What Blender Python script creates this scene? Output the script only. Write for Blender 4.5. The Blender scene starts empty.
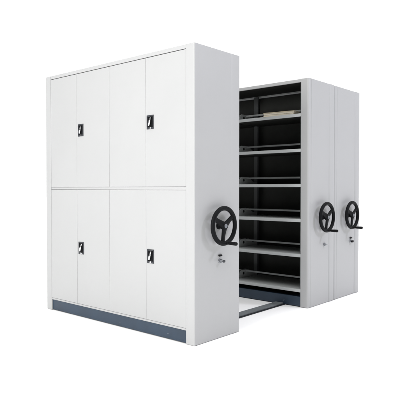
import bpy, bmesh, math, random
from math import radians as R, sin, cos, pi
from mathutils import Vector, Matrix

random.seed(4)
scene = bpy.context.scene
col = scene.collection
H = 2.30            # height of every unit
LEN = 1.972         # length of every unit
XP = 0.086          # depth of an end panel

# ------------------------------------------------------------------ materials
def nodes_of(name):
    m = bpy.data.materials.new(name)
    m.use_nodes = True
    nt = m.node_tree
    return m, nt, nt.nodes['Principled BSDF']

def paint(name, rgb, rough=0.42, grain=650.0, bump=0.05, spread=0.06, mottling=2.2, coat=0.0, spec=0.5):
    """powder coated steel: faint colour drift, orange-peel bump"""
    m, nt, b = nodes_of(name)
    tc = nt.nodes.new('ShaderNodeTexCoord')
    n1 = nt.nodes.new('ShaderNodeTexNoise'); n1.inputs['Scale'].default_value = mottling
    n1.inputs['Detail'].default_value = 4
    nt.links.new(tc.outputs['Object'], n1.inputs['Vector'])
    r = nt.nodes.new('ShaderNodeValToRGB')
    lo = [c * (1 - spread) for c in rgb]; hi = [min(1, c * (1 + spread)) for c in rgb]
    r.color_ramp.elements[0].position = 0.3; r.color_ramp.elements[0].color = (*lo, 1)
    r.color_ramp.elements[1].position = 0.7; r.color_ramp.elements[1].color = (*hi, 1)
    nt.links.new(n1.outputs['Fac'], r.inputs['Fac'])
    nt.links.new(r.outputs['Color'], b.inputs['Base Color'])
    n2 = nt.nodes.new('ShaderNodeTexNoise'); n2.inputs['Scale'].default_value = grain
    n2.inputs['Detail'].default_value = 2
    nt.links.new(tc.outputs['Object'], n2.inputs['Vector'])
    n3 = nt.nodes.new('ShaderNodeTexNoise'); n3.inputs['Scale'].default_value = 3.0
    nt.links.new(tc.outputs['Object'], n3.inputs['Vector'])
    bp = nt.nodes.new('ShaderNodeBump'); bp.inputs['Strength'].default_value = bump
    bp.inputs['Distance'].default_value = 0.001
    nt.links.new(n2.outputs['Fac'], bp.inputs['Height'])
    b2 = nt.nodes.new('ShaderNodeBump'); b2.inputs['Strength'].default_value = 0.045
    b2.inputs['Distance'].default_value = 0.012      # sheet metal is never quite flat
    nt.links.new(n3.outputs['Fac'], b2.inputs['Height'])
    nt.links.new(bp.outputs['Normal'], b2.inputs['Normal'])
    nt.links.new(b2.outputs['Normal'], b.inputs['Normal'])
    mr = nt.nodes.new('ShaderNodeMapRange')
    mr.inputs['To Min'].default_value = rough - 0.05; mr.inputs['To Max'].default_value = rough + 0.07
    nt.links.new(n1.outputs['Fac'], mr.inputs['Value'])
    nt.links.new(mr.outputs['Result'], b.inputs['Roughness'])
    b.inputs['Coat Weight'].default_value = coat
    b.inputs['Specular IOR Level'].default_value = spec
    return m

M = {}
M['white'] = paint('white_powder_coat', (0.424, 0.428, 0.434), 0.45, spread=0.012)
M['shelf'] = paint('grey_shelf_paint', (0.52, 0.54, 0.54), 0.40, spread=0.02)
M['inner'] = paint('dark_interior_shade', (0.022, 0.023, 0.021), 0.6, spec=0.3, spread=0.3, mottling=5)  # shade of the interior put into the colour to keep the bays dark
M['frame'] = paint('dark_grey_frame_paint', (0.06, 0.066, 0.068), 0.5)
M['black'] = paint('black_plastic', (0.005, 0.0054, 0.0065), 0.5, grain=900, bump=0.12, spread=0.15, spec=0.1)
M['rubber'] = paint('black_grip_plastic', (0.005, 0.005, 0.006), 0.5, grain=700, bump=0.15, spec=0.12)
M['rail'] = paint('rail_steel_paint', (0.17, 0.185, 0.195), 0.4, spread=0.2, mottling=9)
M['railblack'] = paint('rail_edge_rubber', (0.012, 0.014, 0.018), 0.5)
M['bezel'] = paint('grey_plastic_bezel', (0.045, 0.048, 0.055), 0.42, spec=0.3)

M['cap'] = paint('grey_hub_cap', (0.16, 0.17, 0.19), 0.4)

def plinth_mat():
    m = paint('slate_blue_paint', (0.024, 0.043, 0.072), 0.45, spread=0.15, mottling=6)
    nt = m.node_tree; b = nt.nodes['Principled BSDF']
    tc = nt.nodes.new('ShaderNodeTexCoord')
    n = nt.nodes.new('ShaderNodeTexNoise'); n.inputs['Scale'].default_value = 26; n.inputs['Detail'].default_value = 5
    nt.links.new(tc.outputs['Object'], n.inputs['Vector'])
    r = nt.nodes.new('ShaderNodeValToRGB')
    r.color_ramp.elements[0].position = 0.715; r.color_ramp.elements[0].color = (0, 0, 0, 1)
    r.color_ramp.elements[1].position = 0.735; r.color_ramp.elements[1].color = (1, 1, 1, 1)
    nt.links.new(n.outputs['Fac'], r.inputs['Fac'])
    mx = nt.nodes.new('ShaderNodeMixRGB')
    src = b.inputs['Base Color'].links[0].from_socket
    nt.links.new(r.outputs['Color'], mx.inputs['Fac'])
    nt.links.new(src, mx.inputs['Color1'])
    mx.inputs['Color2'].default_value = (0.35, 0.38, 0.42, 1)     # scuffed spots
    nt.links.new(mx.outputs['Color'], b.inputs['Base Color'])
    return m
M['plinth'] = plinth_mat()

def metal(name, rgb, rough):
    m, nt, b = nodes_of(name)
    b.inputs['Metallic'].default_value = 1
    n = nt.nodes.new('ShaderNodeTexNoise'); n.inputs['Scale'].default_value = 120
    mr = nt.nodes.new('ShaderNodeMapRange')
    mr.inputs['To Min'].default_value = rough * 0.7; mr.inputs['To Max'].default_value = rough * 1.4
    nt.links.new(n.outputs['Fac'], mr.inputs['Value'])
    nt.links.new(mr.outputs['Result'], b.inputs['Roughness'])
    b.inputs['Base Color'].default_value = (*rgb, 1)
    return m
M['chrome'] = metal('chrome', (0.80, 0.81, 0.83), 0.14)
M['satin'] = metal('satin_nickel', (0.36, 0.37, 0.39), 0.32)
M['steel'] = metal('brushed_steel', (0.62, 0.63, 0.65), 0.30)

def paper_mat(name, rgb, lines):
    m, nt, b = nodes_of(name)
    tc = nt.nodes.new('ShaderNodeTexCoord')
    mp = nt.nodes.new('ShaderNodeMapping'); mp.inputs['Scale'].default_value = (3, 3, lines)
    nt.links.new(tc.outputs['Object'], mp.inputs['Vector'])
    n = nt.nodes.new('ShaderNodeTexNoise'); n.inputs['Scale'].default_value = 1.0; n.inputs['Detail'].default_value = 3
    nt.links.new(mp.outputs['Vector'], n.inputs['Vector'])
    r = nt.nodes.new('ShaderNodeValToRGB')
    r.color_ramp.elements[0].position = 0.35; r.color_ramp.elements[0].color = (*[c * 0.82 for c in rgb], 1)
    r.color_ramp.elements[1].position = 0.65; r.color_ramp.elements[1].color = (*rgb, 1)
    nt.links.new(n.outputs['Fac'], r.inputs['Fac']); nt.links.new(r.outputs['Color'], b.inputs['Base Color'])
    b.inputs['Roughness'].default_value = 0.8
    return m
M['pages'] = paper_mat('paper_edges', (0.86, 0.80, 0.67), 700)
M['manila'] = paper_mat('manila_card', (0.78, 0.68, 0.50), 8)

def floor_mat():
    m, nt, b = nodes_of('white_studio_floor')
    tc = nt.nodes.new('ShaderNodeTexCoord')
    n = nt.nodes.new('ShaderNodeTexNoise'); n.inputs['Scale'].default_value = 1.4
    nt.links.new(tc.outputs['Object'], n.inputs['Vector'])
    r = nt.nodes.new('ShaderNodeValToRGB')
    r.color_ramp.elements[0].color = (0.945, 0.945, 0.945, 1); r.color_ramp.elements[1].color = (0.96, 0.96, 0.96, 1)
    nt.links.new(n.outputs['Fac'], r.inputs['Fac']); nt.links.new(r.outputs['Color'], b.inputs['Base Color'])
    b.inputs['Roughness'].default_value = 0.9
    b.inputs['Specular IOR Level'].default_value = 0.15
    return m
M['floor'] = floor_mat()

# ------------------------------------------------------------------ mesh helpers
def box(bm, x0, x1, y0, y1, z0, z1, bev=0.0, seg=2, mi=0):
    t = bmesh.new()
    bmesh.ops.create_cube(t, size=1)
    for v in t.verts:
        v.co = Vector((x0 + (v.co.x + .5) * (x1 - x0), y0 + (v.co.y + .5) * (y1 - y0), z0 + (v.co.z + .5) * (z1 - z0)))
    if bev > 0:
        bmesh.ops.bevel(t, geom=t.edges[:], offset=bev, segments=seg, profile=0.5, affect='EDGES')
    for f in t.faces: f.material_index = mi
    merge(bm, t)

def merge(bm, t, mat=None):
    if mat is not None: bmesh.ops.transform(t, matrix=mat, verts=t.verts[:])
    me = bpy.data.meshes.new('tmp'); t.to_mesh(me); t.free()
    bm.from_mesh(me); bpy.data.meshes.remove(me)

def frame_to(p0, p1):
    d = (Vector(p1) - Vector(p0)); L = d.length
    q = Vector((0, 0, 1)).rotation_difference(d.normalized()).to_matrix().to_4x4()
    return Matrix.Translation(Vector(p0)) @ q, L

def lathe(bm, p0, p1, prof, n=28, mi=0):
    """prof = list of (t 0..1 along p0->p1, radius)"""
    mat, L = frame_to(p0, p1)
    t = bmesh.new(); rings = []
    for (u, r) in prof:
        rings.append([t.verts.new((r * cos(2 * pi * k / n), r * sin(2 * pi * k / n), u * L)) for k in range(n)])
    for a, b in zip(rings, rings[1:]):
        for k in range(n): t.faces.new((a[k], a[(k + 1) % n], b[(k + 1) % n], b[k]))
    t.faces.new(rings[0][::-1]); t.faces.new(rings[-1])
    for f in t.faces: f.material_index = mi
    merge(bm, t, mat)

def prism(bm, pts, axis, a0, a1, bev=0.0, holes=(), mi=0):
    """polygon (2-D) extruded along axis: 'z' pts=(x,y); 'x' pts=(y,z)"""
    t = bmesh.new()
    mk = (lambda p, a: (p[0], p[1], a)) if axis == 'z' else ((lambda p, a: (a, p[0], p[1])) if axis == 'x' else (lambda p, a: (p[0], a, p[1])))
    lo = [t.verts.new(mk(p, a0)) for p in pts]; hi = [t.verts.new(mk(p, a1)) for p in pts]
    n = len(pts)
    f0 = t.faces.new(lo); f1 = t.faces.new(hi)
    for k in range(n): t.faces.new((lo[k], lo[(k + 1) % n], hi[(k + 1) % n], hi[k]))
    bmesh.ops.recalc_face_normals(t, faces=t.faces[:])
    if bev:
        es = [e for e in t.edges if (e.verts[0] in hi and e.verts[1] in hi)]
        bmesh.ops.bevel(t, geom=es, offset=bev, segments=2, profile=0.5, affect='EDGES')
    for f in t.faces: f.material_index = mi
    merge(bm, t)

def torus(bm, c, rad, r, n=72, k=18, flat=1.0):
    """ring in the y-z plane round the x axis"""
    t = bmesh.new(); rings = []
    for i in range(n):
        a = 2 * pi * i / n
        ring = []
        for j in range(k):
            b = 2 * pi * j / k
            rr = rad + r * cos(b)
            ring.append(t.verts.new((c[0] + r * flat * sin(b), c[1] + rr * cos(a), c[2] + rr * sin(a))))
        rings.append(ring)
    for i in range(n):
        A, B = rings[i], rings[(i + 1) % n]
        for j in range(k): t.faces.new((A[j], A[(j + 1) % k], B[(j + 1) % k], B[j]))
    bmesh.ops.recalc_face_normals(t, faces=t.faces[:])
    merge(bm, t)

def obj(name, bm, mats, parent=None, smooth=38, weighted=True):
    me = bpy.data.meshes.new(name)
    bm.to_mesh(me); bm.free()
    for m in (mats if isinstance(mats, (list, tuple)) else [mats]): me.materials.append(M[m])
    for p in me.polygons: p.use_smooth = True
    me.set_sharp_from_angle(angle=R(smooth))
    o = bpy.data.objects.new(name, me); col.objects.link(o)
    if parent is not None: o.parent = parent
    if weighted:
        w = o.modifiers.new('weighted', 'WEIGHTED_NORMAL'); w.keep_sharp = True
    return o

def thing(name, label, cat, loc=(0, 0, 0), rz=0.0, group=None):
    o = bpy.data.objects.new(name, None); col.objects.link(o)
    o.empty_display_size = 0.2
    o.location = loc; o.rotation_euler = (0, 0, rz)
    o['label'] = label; o['category'] = cat
    if group: o['group'] = group
    return o

def copy_tree(o, parent):
    c = o.copy(); col.objects.link(c); c.parent = parent
    for ch in list(o.children): copy_tree(ch, c)
    return c

# ------------------------------------------------------------------ setting
bm = bmesh.new()
bmesh.ops.create_grid(bm, x_segments=4, y_segments=4, size=60)
fl = obj('floor', bm, 'floor', weighted=False)
fl['kind'] = 'structure'

# ------------------------------------------------------------------ parts shared by the units
def arc(cx, cy, r, a0, a1, n=7):
    return [(cx + r * cos(R(a0 + (a1 - a0) * i / n)), cy + r * sin(R(a0 + (a1 - a0) * i / n))) for i in range(n + 1)]

def end_panel(root, depth, x_out=0.0, sgn=1, r=0.020, k=1.0):
    """folded steel end panel: rounded corners, a raised fold along its rear edge"""
    s = depth - 0.116
    out = [(-XP, 0.0)] + arc(-r, r, r, -90, 0)
    out += [(0.0, 0.050), (-0.0022 * k, 0.0525), (-0.0022 * k, 0.0545), (0.0, 0.057)]
    out += [(0.0, s - 0.012), (-0.003 * k, s - 0.008), (-0.003 * k, s - 0.004), (0.004 * k, s + 0.004)]
    out += [(0.0055 * k, s + 0.030), (0.0055 * k, depth - 0.045), (0.003 * k, depth - r - 0.006)]
    out += arc(0.003 * k - r, depth - r, r, 0, 90) + [(-XP, depth)]
    pts = [(x_out + sgn * x, y) for x, y in out]
    bm = bmesh.new(); prism(bm, pts, 'z', 0.004, H, bev=0.004)
    return obj('end_panel', bm, 'white', root)

def make_handwheel():
    """black three-spoke handwheel, axis along +x, origin at the hub on the panel"""
    bm = bmesh.new()
    torus(bm, (0.060, 0, 0), 0.1395, 0.0185, flat=0.92)
    w = obj('handwheel', bm, 'black', weighted=False)
    bm = bmesh.new()
    lathe(bm, (0.004, 0, 0), (0.078, 0, 0),
          [(0, .030), (.10, .031), (.14, .024), (.45, .021), (.55, .030), (.80, .034), (.93, .032), (1.0, .027)], 32)
    obj('hub', bm, 'black', w)
    bm = bmesh.new()
    lathe(bm, (0.077, 0, 0), (0.083, 0, 0), [(0, .0175), (.6, .0175), (1, .0145)], 28)
    obj('hub_cap', bm, 'cap', w)
    for a in (32, 152, 264):
        bm = bmesh.new()
        u = Vector((0, cos(R(a)), sin(R(a)))); v = Vector((0, -sin(R(a)), cos(R(a))))
        # tapered, slightly dished blade from the hub to the rim
        t = bmesh.new(); rings = []
        for d, hw, x0, th in ((0.018, .029, .066, .012), (0.045, .025, .062, .011), (0.085, .0205, .058, .010),
                              (0.118, .021, .058, .010), (0.138, .026, .060, .009)):
            ring = []
            for k in range(12):
                b = 2 * pi * k / 12
                ring.append(t.verts.new(u * d + v * (hw * cos(b)) + Vector((x0 + th * sin(b), 0, 0))))
            rings.append(ring)
        for A, B in zip(rings, rings[1:]):
            for k in range(12): t.faces.new((A[k], A[(k + 1) % 12], B[(k + 1) % 12], B[k]))
        t.faces.new(rings[0][::-1]); t.faces.new(rings[-1])
        bmesh.ops.recalc_face_normals(t, faces=t.faces[:])
        merge(bm, t)
        obj('spoke', bm, 'black', w, weighted=False, smooth=60)
    bm = bmesh.new()
    a = R(279); py, pz = 0.1395 * cos(a), 0.1395 * sin(a)
    lathe(bm, (0.066, py, pz), (0.088, py, pz), [(0, .013), (.7, .012), (1, .009)], 22)
    lathe(bm, (0.086, py, pz), (0.172, py, pz),
          [(0, .0095), (.04, .0115), (.30, .0128), (.70, .0142), (.90, .0142), (.97, .012), (1, .008)], 22)
    obj('crank_grip', bm, 'rubber', w)
    return w

def make_lock(kind):
    """lock below a handwheel, origin on the panel"""
    bm = bmesh.new()
    if kind == 'key':            # black slotted cap over a chrome cylinder with its key
        lathe(bm, (0.0, 0, 0), (0.005, 0, 0), [(0, .020), (.6, .020), (1, .018)], 28)
        lathe(bm, (0.004, 0, 0), (0.026, 0, 0), [(0, .0145), (.85, .0145), (1, .012)], 28)
        o = obj('lock', bm, 'satin')
        bm = bmesh.new()
        box(bm, 0.026, 0.044, -0.0015, 0.0015, -0.004, 0.004, 0.0006)
        box(bm, 0.036, 0.052, -0.011, 0.011, -0.010, 0.010, 0.005, 3)
        obj('key', bm, 'bezel', o)
        bm = bmesh.new()
        box(bm, 0.0, 0.014, -0.020, 0.020, 0.036, 0.051, 0.005, 3)
        obj('slide_catch', bm, 'black', o)
    elif kind == 'double':       # two black knobs one above the other
        lathe(bm, (0.0, 0, 0), (0.006, 0, 0), [(0, .021), (.6, .021), (1, .018)], 28)
        lathe(bm, (0.006, 0, 0), (0.020, 0, 0), [(0, .013), (.85, .013), (1, .011)], 28)
        o = obj('lock', bm, 'satin')
        bm = bmesh.new()
        box(bm, 0.018, 0.034, -0.021, 0.021, -0.013, 0.011, 0.006, 3)
        obj('turn_knob', bm, 'black', o)
        bm = bmesh.new()
        box(bm, 0.0, 0.016, -0.023, 0.023, 0.030, 0.045, 0.006, 3)
        obj('slide_catch', bm, 'black', o)
    else:                        # plain chrome cylinder with a small flat key
        lathe(bm, (0.0, 0, 0), (0.005, 0, 0), [(0, .020), (.6, .020), (1, .017)], 28)
        lathe(bm, (0.004, 0, 0), (0.024, 0, 0), [(0, .0135), (.85, .0135), (1, .011)], 28)
        o = obj('lock', bm, 'satin')
        bm = bmesh.new()
        box(bm, 0.023, 0.046, -0.010, 0.010, -0.0014, 0.0014, 0.0006)
        obj('key', bm, 'steel', o)
    return o

def plinth(root, depth, recess=0.010):
    bm = bmesh.new()
    box(bm, -LEN + XP + .001, -XP - .001, recess, depth - recess, 0.006, 0.104, 0.003)
    return obj('plinth', bm, 'plinth', root)

wheel0 = make_handwheel()
def put_wheel(root, depth, first=False, turn=0.0):
    w = wheel0 if first else copy_tree(wheel0, root)
    w.parent = root
    w.location = (0, depth / 2 + 0.002, 0.906)
    w.rotation_euler = (R(turn), 0, 0)

SHELF_Z = (1.955, 1.600, 1.245, 0.890, 0.535, 0.180)     # top face of each shelf
BAYS = ((-0.968, -XP - .002), (-LEN + XP + .002, -1.002))

def shelf_proto(depth):
    """one shelf of one bay at z = 0 with its side brackets and middle divider bar; origin at the bay's right end"""
    w = BAYS[0][1] - BAYS[0][0]
    bm = bmesh.new()
    box(bm, -w, 0, 0.006, depth - 0.006, -0.004, 0.0, 0.0008, 1)
    box(bm, -w, 0, 0.004, 0.020, -0.030, 0.0015, 0.003)
    s = obj('shelf', bm, 'shelf')
    bm = bmesh.new()           # added box, the shade under the shelf put into its dark colour
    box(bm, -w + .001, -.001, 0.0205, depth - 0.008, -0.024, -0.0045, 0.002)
    obj('underside_shade', bm, 'inner', s)
    c = depth / 2
    for x0, x1 in ((-w + .002, -w + .006), (-.006, -.002)):
        bm = bmesh.new()
        # low flange with a raised middle, one punched hole
        pts = [(.03, .002), (depth - .03, .002), (depth - .03, .030), (c + .130, .034), (c + .045, .086), (c - .100, .086), (c - .150, .034), (.03, .030)]
        prism(bm, pts, 'x', x0, x1)
        lathe(bm, (x0 - .0004, c - .050, .050), (x1 + .0004, c - .050, .050), [(0, .016), (1, .016)], 20, mi=1)
        obj('side_bracket', bm, ['shelf', 'inner'], s, weighted=False, smooth=20)
    bm = bmesh.new()
    box(bm, -w + .006, -.006, c - .002, c + .002, .063, .082, .0012, 1)
    obj('divider_bar', bm, 'shelf', s)
    return s

def shelving(root, depth):
    end_panel(root, depth)
    end_panel(root, depth, x_out=-LEN, sgn=-1)
    x0, x1 = -LEN + XP + .001, -XP - .001
    bm = bmesh.new(); box(bm, x0, x1, 0.003, 0.022, H - 0.032, H - 0.001, 0.003)
    obj('top_beam', bm, 'white', root)
    bm = bmesh.new(); box(bm, x0, x1, depth - 0.022, depth - 0.003, H - 0.022, H - 0.001, 0.002)
    obj('top_beam', bm, 'shelf', root)
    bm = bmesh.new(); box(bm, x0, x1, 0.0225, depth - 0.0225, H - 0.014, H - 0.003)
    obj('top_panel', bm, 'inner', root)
    for xx in (x0 + .012, -0.985, x1 - .012):
        for yy, hw in ((0.030, .012), (depth - 0.058, .026)):
            bm = bmesh.new(); box(bm, max(x0 + .002, xx - hw), min(x1 - .002, xx + hw), yy, yy + .034, 0.105, H - .0225, .002)
            obj('upright', bm, 'frame', root)
    # dark sheet inside the end panels, interior shade put into its colour
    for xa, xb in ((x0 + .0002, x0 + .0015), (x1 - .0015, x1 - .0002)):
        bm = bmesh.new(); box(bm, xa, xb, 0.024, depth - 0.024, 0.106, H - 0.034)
        obj('shade_liner', bm, 'inner', root)
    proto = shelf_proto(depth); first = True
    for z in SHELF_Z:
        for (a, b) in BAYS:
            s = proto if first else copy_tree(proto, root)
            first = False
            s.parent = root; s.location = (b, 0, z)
    plinth(root, depth)
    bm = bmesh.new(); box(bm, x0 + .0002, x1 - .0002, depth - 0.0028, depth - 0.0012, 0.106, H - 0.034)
    obj('back_panel', bm, 'inner', root)  # dark sheet added behind the uprights in place of deep interior shade

def closed_unit(root, depth):
    end_panel(root, depth)
    end_panel(root, depth, x_out=-LEN, sgn=-1)
    x0, x1 = -LEN + XP + .001, -XP - .001
    bm = bmesh.new(); box(bm, x0, x1, 0.003, depth - 0.003, H - 0.012, H - 0.001, .002)
    obj('top_panel', bm, 'white', root)
    bm = bmesh.new(); box(bm, x0, x1, 0.004, 0.012, 0.106, H - 0.013)
    obj('front_panel', bm, 'white', root)
    bm = bmesh.new(); box(bm, x0, x1, depth - 0.012, depth - 0.004, 0.106, H - 0.013)
    obj('back_panel', bm, 'white', root)
    plinth(root, depth)

# ------------------------------------------------------------------ unit with doors
G = 'mobile shelving units on the floor rail'
D1 = 0.566
u1 = thing('mobile_cabinet', 'white steel cabinet with eight closed doors and slate blue plinth, nearest of the row', 'cabinet', (0, 0, 0), 0, G)
end_panel(u1, D1, r=0.009, k=0.25)
end_panel(u1, D1, x_out=-LEN, sgn=-1, r=0.009, k=0.25)
X0, X1 = -LEN + XP + .0004, -XP - .0004
for za, zb, yf in ((H - 0.031, H - 0.0005, .0015), (1.190, 1.213, .0025), (0.1055, 0.122, .0025)):   # top, middle and bottom rails
    bm = bmesh.new(); box(bm, X0, X1, yf, 0.030, za, zb, 0.002)
    obj('frame_rail', bm, 'white', u1)
bm = bmesh.new()
box(bm, X0, X1, 0.031, D1 - 0.012, H - 0.004, H - 0.001, 0.001)
obj('top_panel', bm, 'white', u1)
bm = bmesh.new(); box(bm, X0, X1, D1 - 0.012, D1 - 0.004, 0.106, H - 0.001, 0.001)
obj('back_panel', bm, 'inner', u1)  # unseen side, made dark to cut bounce into the open shelves
bm = bmesh.new(); box(bm, X0, X1, 0.0305, 0.033, 0.106, H - .032)
obj('inner_sheet', bm, 'frame', u1)
for za, zb in ((0.1225, 1.1885), (1.2145, 2.2585)):       # white backing added behind the leaves to lighten the door seams
    bm = bmesh.new(); box(bm, X0 + .001, X1 - .001, 0.0205, 0.023, za, zb)
    obj('seam_backing', bm, 'white', u1)
plinth(u1, D1)

def make_handle(parent, x, z):
    bm = bmesh.new()
    # bezel frame and sunk black dish
    w, h = 0.040, 0.057
    box(bm, x - w, x + w, -0.0040, 0.0, z + h - .012, z + h, .0012)
    box(bm, x - w, x + w, -0.0040, 0.0, z - h, z - h + .016, .0012)
    box(bm, x - w, x - w + .009, -0.0042, 0.0, z - h + .0161, z + h - .0121, .0012)
    box(bm, x + w - .009, x + w, -0.0042, 0.0, z - h + .0161, z + h - .0121, .0012)
    o = obj('latch', bm, 'bezel', parent)
    bm = bmesh.new()
    box(bm, x - w + .0092, x + w - .0092, -0.0016, -0.0003, z - h + .0162, z + h - .0122)
    obj('latch_recess', bm, 'black', o)
    bm = bmesh.new()
    t = bmesh.new()
    n = 14; rings = []
    for i in range(n + 1):
        u = i / n
        cx = x - .010 + .021 * u + .004 * sin(pi * u); cz = z - .030 + .070 * u
        hw = .0105 * (1 - .35 * abs(2 * u - .7))
        y0 = -.0045 - .010 * sin(pi * min(1, u * .9 + .1)) - .002
        ring = [t.verts.new((cx + hw * cos(2 * pi * k / 12), y0 + .004 * sin(2 * pi * k / 12), cz)) for k in range(12)]
        rings.append(ring)
    for A, B in zip(rings, rings[1:]):
        for k in range(12): t.faces.new((A[k], A[(k + 1) % 12], B[(k + 1) % 12], B[k]))
    t.faces.new(rings[0][::-1]); t.faces.new(rings[-1])
    bmesh.ops.recalc_face_normals(t, faces=t.faces[:])
    merge(bm, t)
    obj('latch_lever', bm, 'chrome', o, weighted=False, smooth=60)
    bm = bmesh.new()
    lathe(bm, (x + .002, -.0040, z - h + .009), (x + .002, -.0075, z - h + .009), [(0, .0085), (.7, .0085), (1, .007)], 20)
    obj('keyhole', bm, 'chrome', o)

def make_door(x0, x1, z0, z1, latch=None):
    bm = bmesh.new()
    g = 0.0010
    box(bm, x0 + g, x1 - g, 0.0, 0.0195, z0, z1, 0.0022, 3)
    o = obj('door', bm, 'white', u1)
    return o
xs = [X0 + .0005, -1.466, -0.996, -0.533, X1 - .0005]
for (z0, z1) in ((1.2155, 2.2635), (0.1240, 1.1875)):
    for k in range(4):
        d = make_door(xs[k], xs[k + 1], z0, z1)
        if k in (1, 3):
            # the latch is screwed to the right leaf of each pair: group it below the door
            make_handle(d, xs[k] + (.063 if k == 1 else .055), 1.739 if z0 > 1 else .648)
put_wheel(u1, D1, first=True)
l = make_lock('key'); l.parent = u1; l.location = (0, 0.305, 0.622)

# ------------------------------------------------------------------ open shelving units
Y2, Y3, Y4 = 1.709, 2.2635, 2.878
D2 = Y3 - Y2 - 0.002; D3 = Y4 - Y3
u2 = thing('mobile_shelving', 'white mobile shelving unit with six open shelves facing the aisle', 'shelving unit', (0, Y2, 0), 0, G)
shelving(u2, D2)
put_wheel(u2, D2)
l = make_lock('plain'); l.parent = u2; l.location = (0, 0.330, 0.616)
u3 = thing('mobile_shelving', 'rearmost white shelving unit, closed tight against the open-shelved one', 'shelving unit', (0, Y3, 0), 0, G)
closed_unit(u3, D3)
put_wheel(u3, D3, turn=0)
l = make_lock('double'); l.parent = u3; l.location = (0, 0.390, 0.606)

# ------------------------------------------------------------------ floor rail
rl = thing('floor_rail', 'dark grey steel floor rail running from the cabinet under the open shelving', 'rail', (-0.345, 0, 0))
bm = bmesh.new(); box(bm, -0.058, 0.074, 0.06, Y4 - .06, 0.0005, 0.0055, 0.001)
obj('base_plate', bm, 'railblack', rl)
bm = bmesh.new()
box(bm, -0.042, 0.052, 0.06, Y4 - .06, 0.0056, 0.0175, 0.002)
obj('rail_head', bm, 'rail', rl)

# ------------------------------------------------------------------ papers on the top shelf
pp = thing('paper_stack', 'beige stack of papers in a card folder lying on the top shelf', 'papers', (-0.375, Y2 + 0.126, SHELF_Z[0] + .0005), R(6))
bm = bmesh.new()
for i in range(9):
    dx, dy = random.uniform(-.004, .004), random.uniform(-.004, .004)
    box(bm, -.175 + dx, .170 + dx, -.105 + dy, .105 + dy, .0022 + i * .0042, .0062 + i * .0042, .0006, 1)
obj('pages', bm, 'pages', pp, weighted=False)
for z in (0.0, 0.0402):
    bm = bmesh.new(); box(bm, -.182, .180, -.110, .112, z, z + .0018, .0005, 1)
    obj('folder_cover', bm, 'manila', pp)

# ------------------------------------------------------------------ camera
cam = bpy.data.cameras.new('camera'); co = bpy.data.objects.new('camera', cam); col.objects.link(co)
co.location = (2.6959, -3.0405, 1.2011)
co.rotation_euler = (R(90 - 1.2288), 0, R(40.972))
cam.lens = 48.408; cam.sensor_width = 36; cam.clip_end = 500; cam.clip_start = 0.05
scene.camera = co

# ------------------------------------------------------------------ light: white studio surround + lamps
world = bpy.data.worlds.new('World'); scene.world = world; world.use_nodes = True
nt = world.node_tree; bg = nt.nodes['Background']
tc = nt.nodes.new('ShaderNodeTexCoord')
def dotnode(v):
    d = nt.nodes.new('ShaderNodeVectorMath'); d.operation = 'DOT_PRODUCT'
    nt.links.new(tc.outputs['Generated'], d.inputs[0]); d.inputs[1].default_value = v
    return d.outputs['Value']
def rng(sock, a, b, c, d):
    m = nt.nodes.new('ShaderNodeMapRange'); m.interpolation_type = 'SMOOTHSTEP'
    m.inputs['From Min'].default_value = a; m.inputs['From Max'].default_value = b
    m.inputs['To Min'].default_value = c; m.inputs['To Max'].default_value = d
    nt.links.new(sock, m.inputs['Value']); return m.outputs['Result']
BACK, DIM, TOP = 1.08, 0.11, 2.25
back = rng(dotnode((-.656, .755, 0)), 0.25, 0.60, DIM, BACK)      # white backdrop behind the units; surround dimmed behind the camera to darken the shelves
top = rng(dotnode((0, 0, 1)), 0.62, 0.80, 0.0, TOP)               # unseen overhead glow, added to keep the floor white
add = nt.nodes.new('ShaderNodeMath'); add.operation = 'ADD'
nt.links.new(back, add.inputs[0]); nt.links.new(top, add.inputs[1])
nt.links.new(add.outputs[0], bg.inputs['Strength'])
bg.inputs['Color'].default_value = (1, 1, 1, 1)

def area(name, loc, target, size, power, color=(1, 1, 1)):
    d = bpy.data.lights.new(name, 'AREA'); d.shape = 'RECTANGLE'; d.size = size[0]; d.size_y = size[1]
    d.energy = power; d.color = color
    o = bpy.data.objects.new(name, d); col.objects.link(o); o.location = loc
    o.rotation_euler = (Vector(target) - Vector(loc)).to_track_quat('-Z', 'Y').to_euler()
    return o
area('key_light', (0.1, -5.2, 2.9), (-0.6, 0, 1.3), (2.4, 2.0), 285, (1.0, 0.992, 0.960))
area('side_light', (4.6, 3.6, 4.2), (0, 1.4, 1.0), (0.7, 0.7), 105, (0.88, 0.88, 1.0))

scene.render.engine = 'CYCLES'
scene.cycles.max_bounces = 8
vs = scene.view_settings
vs.view_transform = 'Standard'; vs.look = 'None'; vs.exposure = 0; vs.gamma = 1; vs.use_curve_mapping = False
